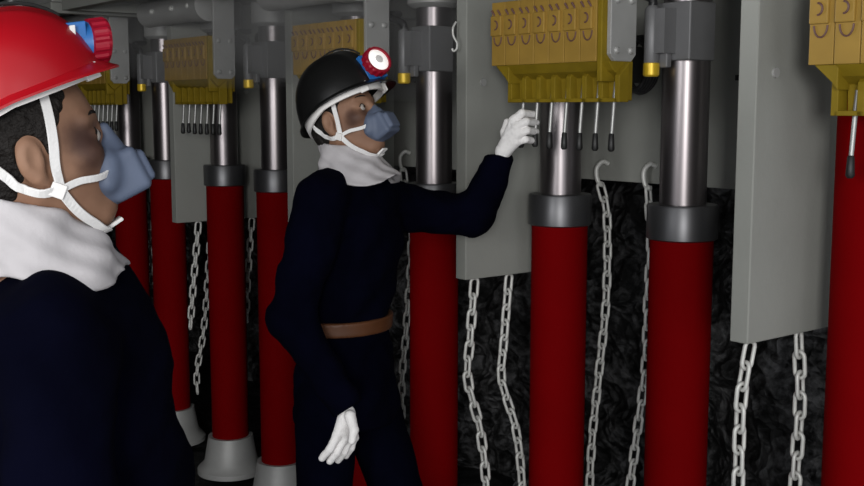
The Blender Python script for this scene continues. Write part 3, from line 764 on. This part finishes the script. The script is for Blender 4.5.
m2, torso2, RB2 = build_miner(p2, 'miner in black helmet and navy suit with brown belt reaching up to yellow levers', M['blackhelm'], 'glossy black helmet with blue and red cap lamp', (c2, R2, sc2), SP, 1., True)
Dh = 3.335
hl = hand('glove', m2, W(501.5, 154, 3.345), [W(514, 120, Dh-.02), W(516, 127, Dh-.03), W(517, 135, Dh-.032), W(516, 142, Dh-.025)],
     [W(522, 113, Dh-.03), W(526, 121.5, Dh-.038), W(527, 130.5, Dh-.038), W(526, 139.5, Dh-.03)],
     [W(534, 114.5, Dh+.012), W(536, 122.5, Dh+.006), W(536, 131.5, Dh+.004), W(535, 141, Dh+.008)],
     [W(507, 144, Dh+.005), W(504.5, 132, Dh+.02), W(507, 122, Dh+.03)], M['glove'], 1.0)
hl['label'] = 'raised white cotton glove on a lever'
hand('glove', m2, W(347, 410, 2.92), [W(337, 436, 2.90), W(343, 440, 2.91), W(349, 440, 2.93), W(354, 437, 2.945)],
     [W(330, 449, 2.89), W(337, 452, 2.90), W(344, 452, 2.92), W(351, 448, 2.94)],
     [W(322, 458, 2.90), W(330, 461, 2.91), W(338, 460, 2.93), W(346, 456, 2.95)],
     [W(350, 416, 2.895), W(354, 430, 2.87), W(352, 441, 2.86)], M['glove'], .95)
# belt buckle
bm = bmesh.new(); 
pb = W(396, 327, 3.12)
# --- near miner in the red helmet
R1 = rotm(26, 12); sc1 = .97
c1 = W(32, 160, 1.44)-(R1 @ EAR)*sc1
f1 = Vector((math.cos(math.radians(18)), math.sin(math.radians(18)), 0))
nk = W(38, 258, 1.58)
def off1(f, l, z, d=nk): 
    lf = Vector((-f1.y, f1.x, 0)); return Vector((d.x, d.y, 0))+f1*f+lf*l+Vector((0, 0, z))
zt = nk.z
p1 = dict(neck=nk, chest=off1(.045, 0, zt-.20), belly=off1(.095, 0, zt-.42), hip=off1(.06, 0, zt-.62), shR=off1(.02, -.20, zt-.09), shL=off1(.02, .20, zt-.09),
          elR=off1(.03, -.25, zt-.38), wrR=off1(.16, -.22, zt-.62), elL=off1(.06, .25, zt-.38), wrL=off1(.20, .20, zt-.60),
          knR=off1(.05, -.10, .53), knL=off1(.05, .10, .53), ankleR=off1(-.02, -.11, .10), ankleL=off1(.0, .11, .10), fwd=f1, hem=zt-.78, belt=0)
SP1 = [((.066, -.050, .010), .030, .92), ((.074, -.046, -.012), .026, .85), ((.06, -.052, -.028), .018, .5), ((.07, .045, -.005), .022, .8)]
m1, _, _ = build_miner(p1, 'near miner in red helmet, blue-grey mask and navy jacket, seen in profile', M['redhelm'], 'glossy red helmet with blue cap lamp in a ribbed red bezel', (c1, R1, sc1), SP1, 2.)
lf1 = Vector((-f1.y, f1.x, 0))
for s, sg in (('R', -1), ('L', 1)):
    w = p1['wr'+s]; dn = (w-p1['el'+s]).normalized(); sd = lf1
    kn = [w+dn*.085+f1.cross(Vector((0, 0, 1)))*0+Vector((0, 0, -.01))+sd*0+(f1*(.033-.022*i)) for i in range(4)]
    md = [k+dn*.035+Vector((0, 0, -.018)) for k in kn]; tp = [q+dn*.015+Vector((0, 0, -.032))-sd*sg*.008 for q in md]
    th = [w+dn*.02+f1*.028, w+dn*.05+f1*.052, w+dn*.08+f1*.055]
    hand('glove', m1, w, kn, md, tp, th, M['glove'], 1.0, .003)

# ------------------------------------------------------------------ haze of coal dust in the cap-lamp beam under the roof
def haze(name, c, r, dens, label):
    bm = bmesh.new(); bmesh.ops.create_icosphere(bm, subdivisions=4, radius=1)
    bmesh.ops.transform(bm, matrix=Matrix.Diagonal((*r, 1)), verts=bm.verts)
    m = bpy.data.materials.new('dust_haze'); m.use_nodes = True; nt = m.node_tree; nt.nodes.clear()
    o_ = nt.nodes.new('ShaderNodeOutputMaterial'); v = nt.nodes.new('ShaderNodeVolumePrincipled'); v.inputs['Color'].default_value = (.85, .85, .85, 1); v.inputs['Density'].default_value = dens; v.inputs['Anisotropy'].default_value = .1
    nt.links.new(v.outputs[0], o_.inputs['Volume'])
    o = bmobj(name, bm, m, None, True); o.location = c; o['label'] = label; o['category'] = 'dust'; o['kind'] = 'stuff'
    return o
haze('dust_haze', W(455, 30, 4.3), (.95, .45, .28), .9, 'pale coal-dust haze drifting under the roof beyond the black helmet')
haze('dust_haze', W(240, 40, 4.6), (.75, .45, .20), .35, 'faint coal-dust haze over the valve banks left of the black helmet')

# ------------------------------------------------------------------ light
bpy.context.view_layer.update()
def spot(lens, e):
    b = lens.matrix_world; vs = [b @ v.co for v in lens.data.vertices]; cc = sum(vs, Vector())/len(vs)
    n = max(lens.data.polygons, key=lambda q: q.area if len(q.vertices) > 8 and (b.to_3x3() @ q.normal).dot(Vector((1, -.3, 0))) > 0 else 0).normal
    d = (b.to_3x3() @ n).normalized()
    l = bpy.data.lights.new('cap_lamp_beam', 'SPOT'); l.energy = e; l.spot_size = math.radians(95); l.spot_blend = .9; l.shadow_soft_size = .02
    o = bpy.data.objects.new('cap_lamp_beam', l); COL.objects.link(o); o.location = cc+d*.03; o.rotation_euler = d.to_track_quat('-Z', 'Y').to_euler()
for m_ in (m2,):
    for q in m_.children_recursive:
        if q.name.startswith('lamp_lens'): spot(q, 32)
def area(name, loc, tgt, size, e, col=(1, 1, 1), sy=None):
    l = bpy.data.lights.new(name, 'AREA'); l.energy = e; l.size = size; l.color = col
    if sy: l.shape = 'RECTANGLE'; l.size_y = sy
    o = bpy.data.objects.new(name, l); COL.objects.link(o); o.location = loc
    o.rotation_euler = (Vector(tgt)-Vector(loc)).to_track_quat('-Z', 'Y').to_euler(); return o
area('added_fill_light', (-.3, -4.2, 2.3), (-.2, 4.6, 1.6), 1.2, 190, (1, .99, .97), 1.4)  # added light from behind the camera, evens out plates and props
area('added_fill_light', (-2.1, -.2, 2.1), (-1.2, 6., 1.9), .8, 34, (1, 1, 1), .8)  # unseen fill at the left, added to lift the plates down the row
area('added_fill_light', (1.9, -1.4, 2.0), (-.2, 4.6, 1.6), .8, 9, (1, 1, 1), 1.4)  # weak fill added from the right for the side plates
w = bpy.data.worlds.new('mine'); C.world = w; w.use_nodes = True
w.node_tree.nodes['Background'].inputs[0].default_value = (.92, .95, 1, 1); w.node_tree.nodes['Background'].inputs[1].default_value = .85

C.view_settings.view_transform = 'Standard'; C.view_settings.look = 'None'; C.view_settings.gamma = 1; C.view_settings.use_curve_mapping = False
C.view_settings.exposure = 0
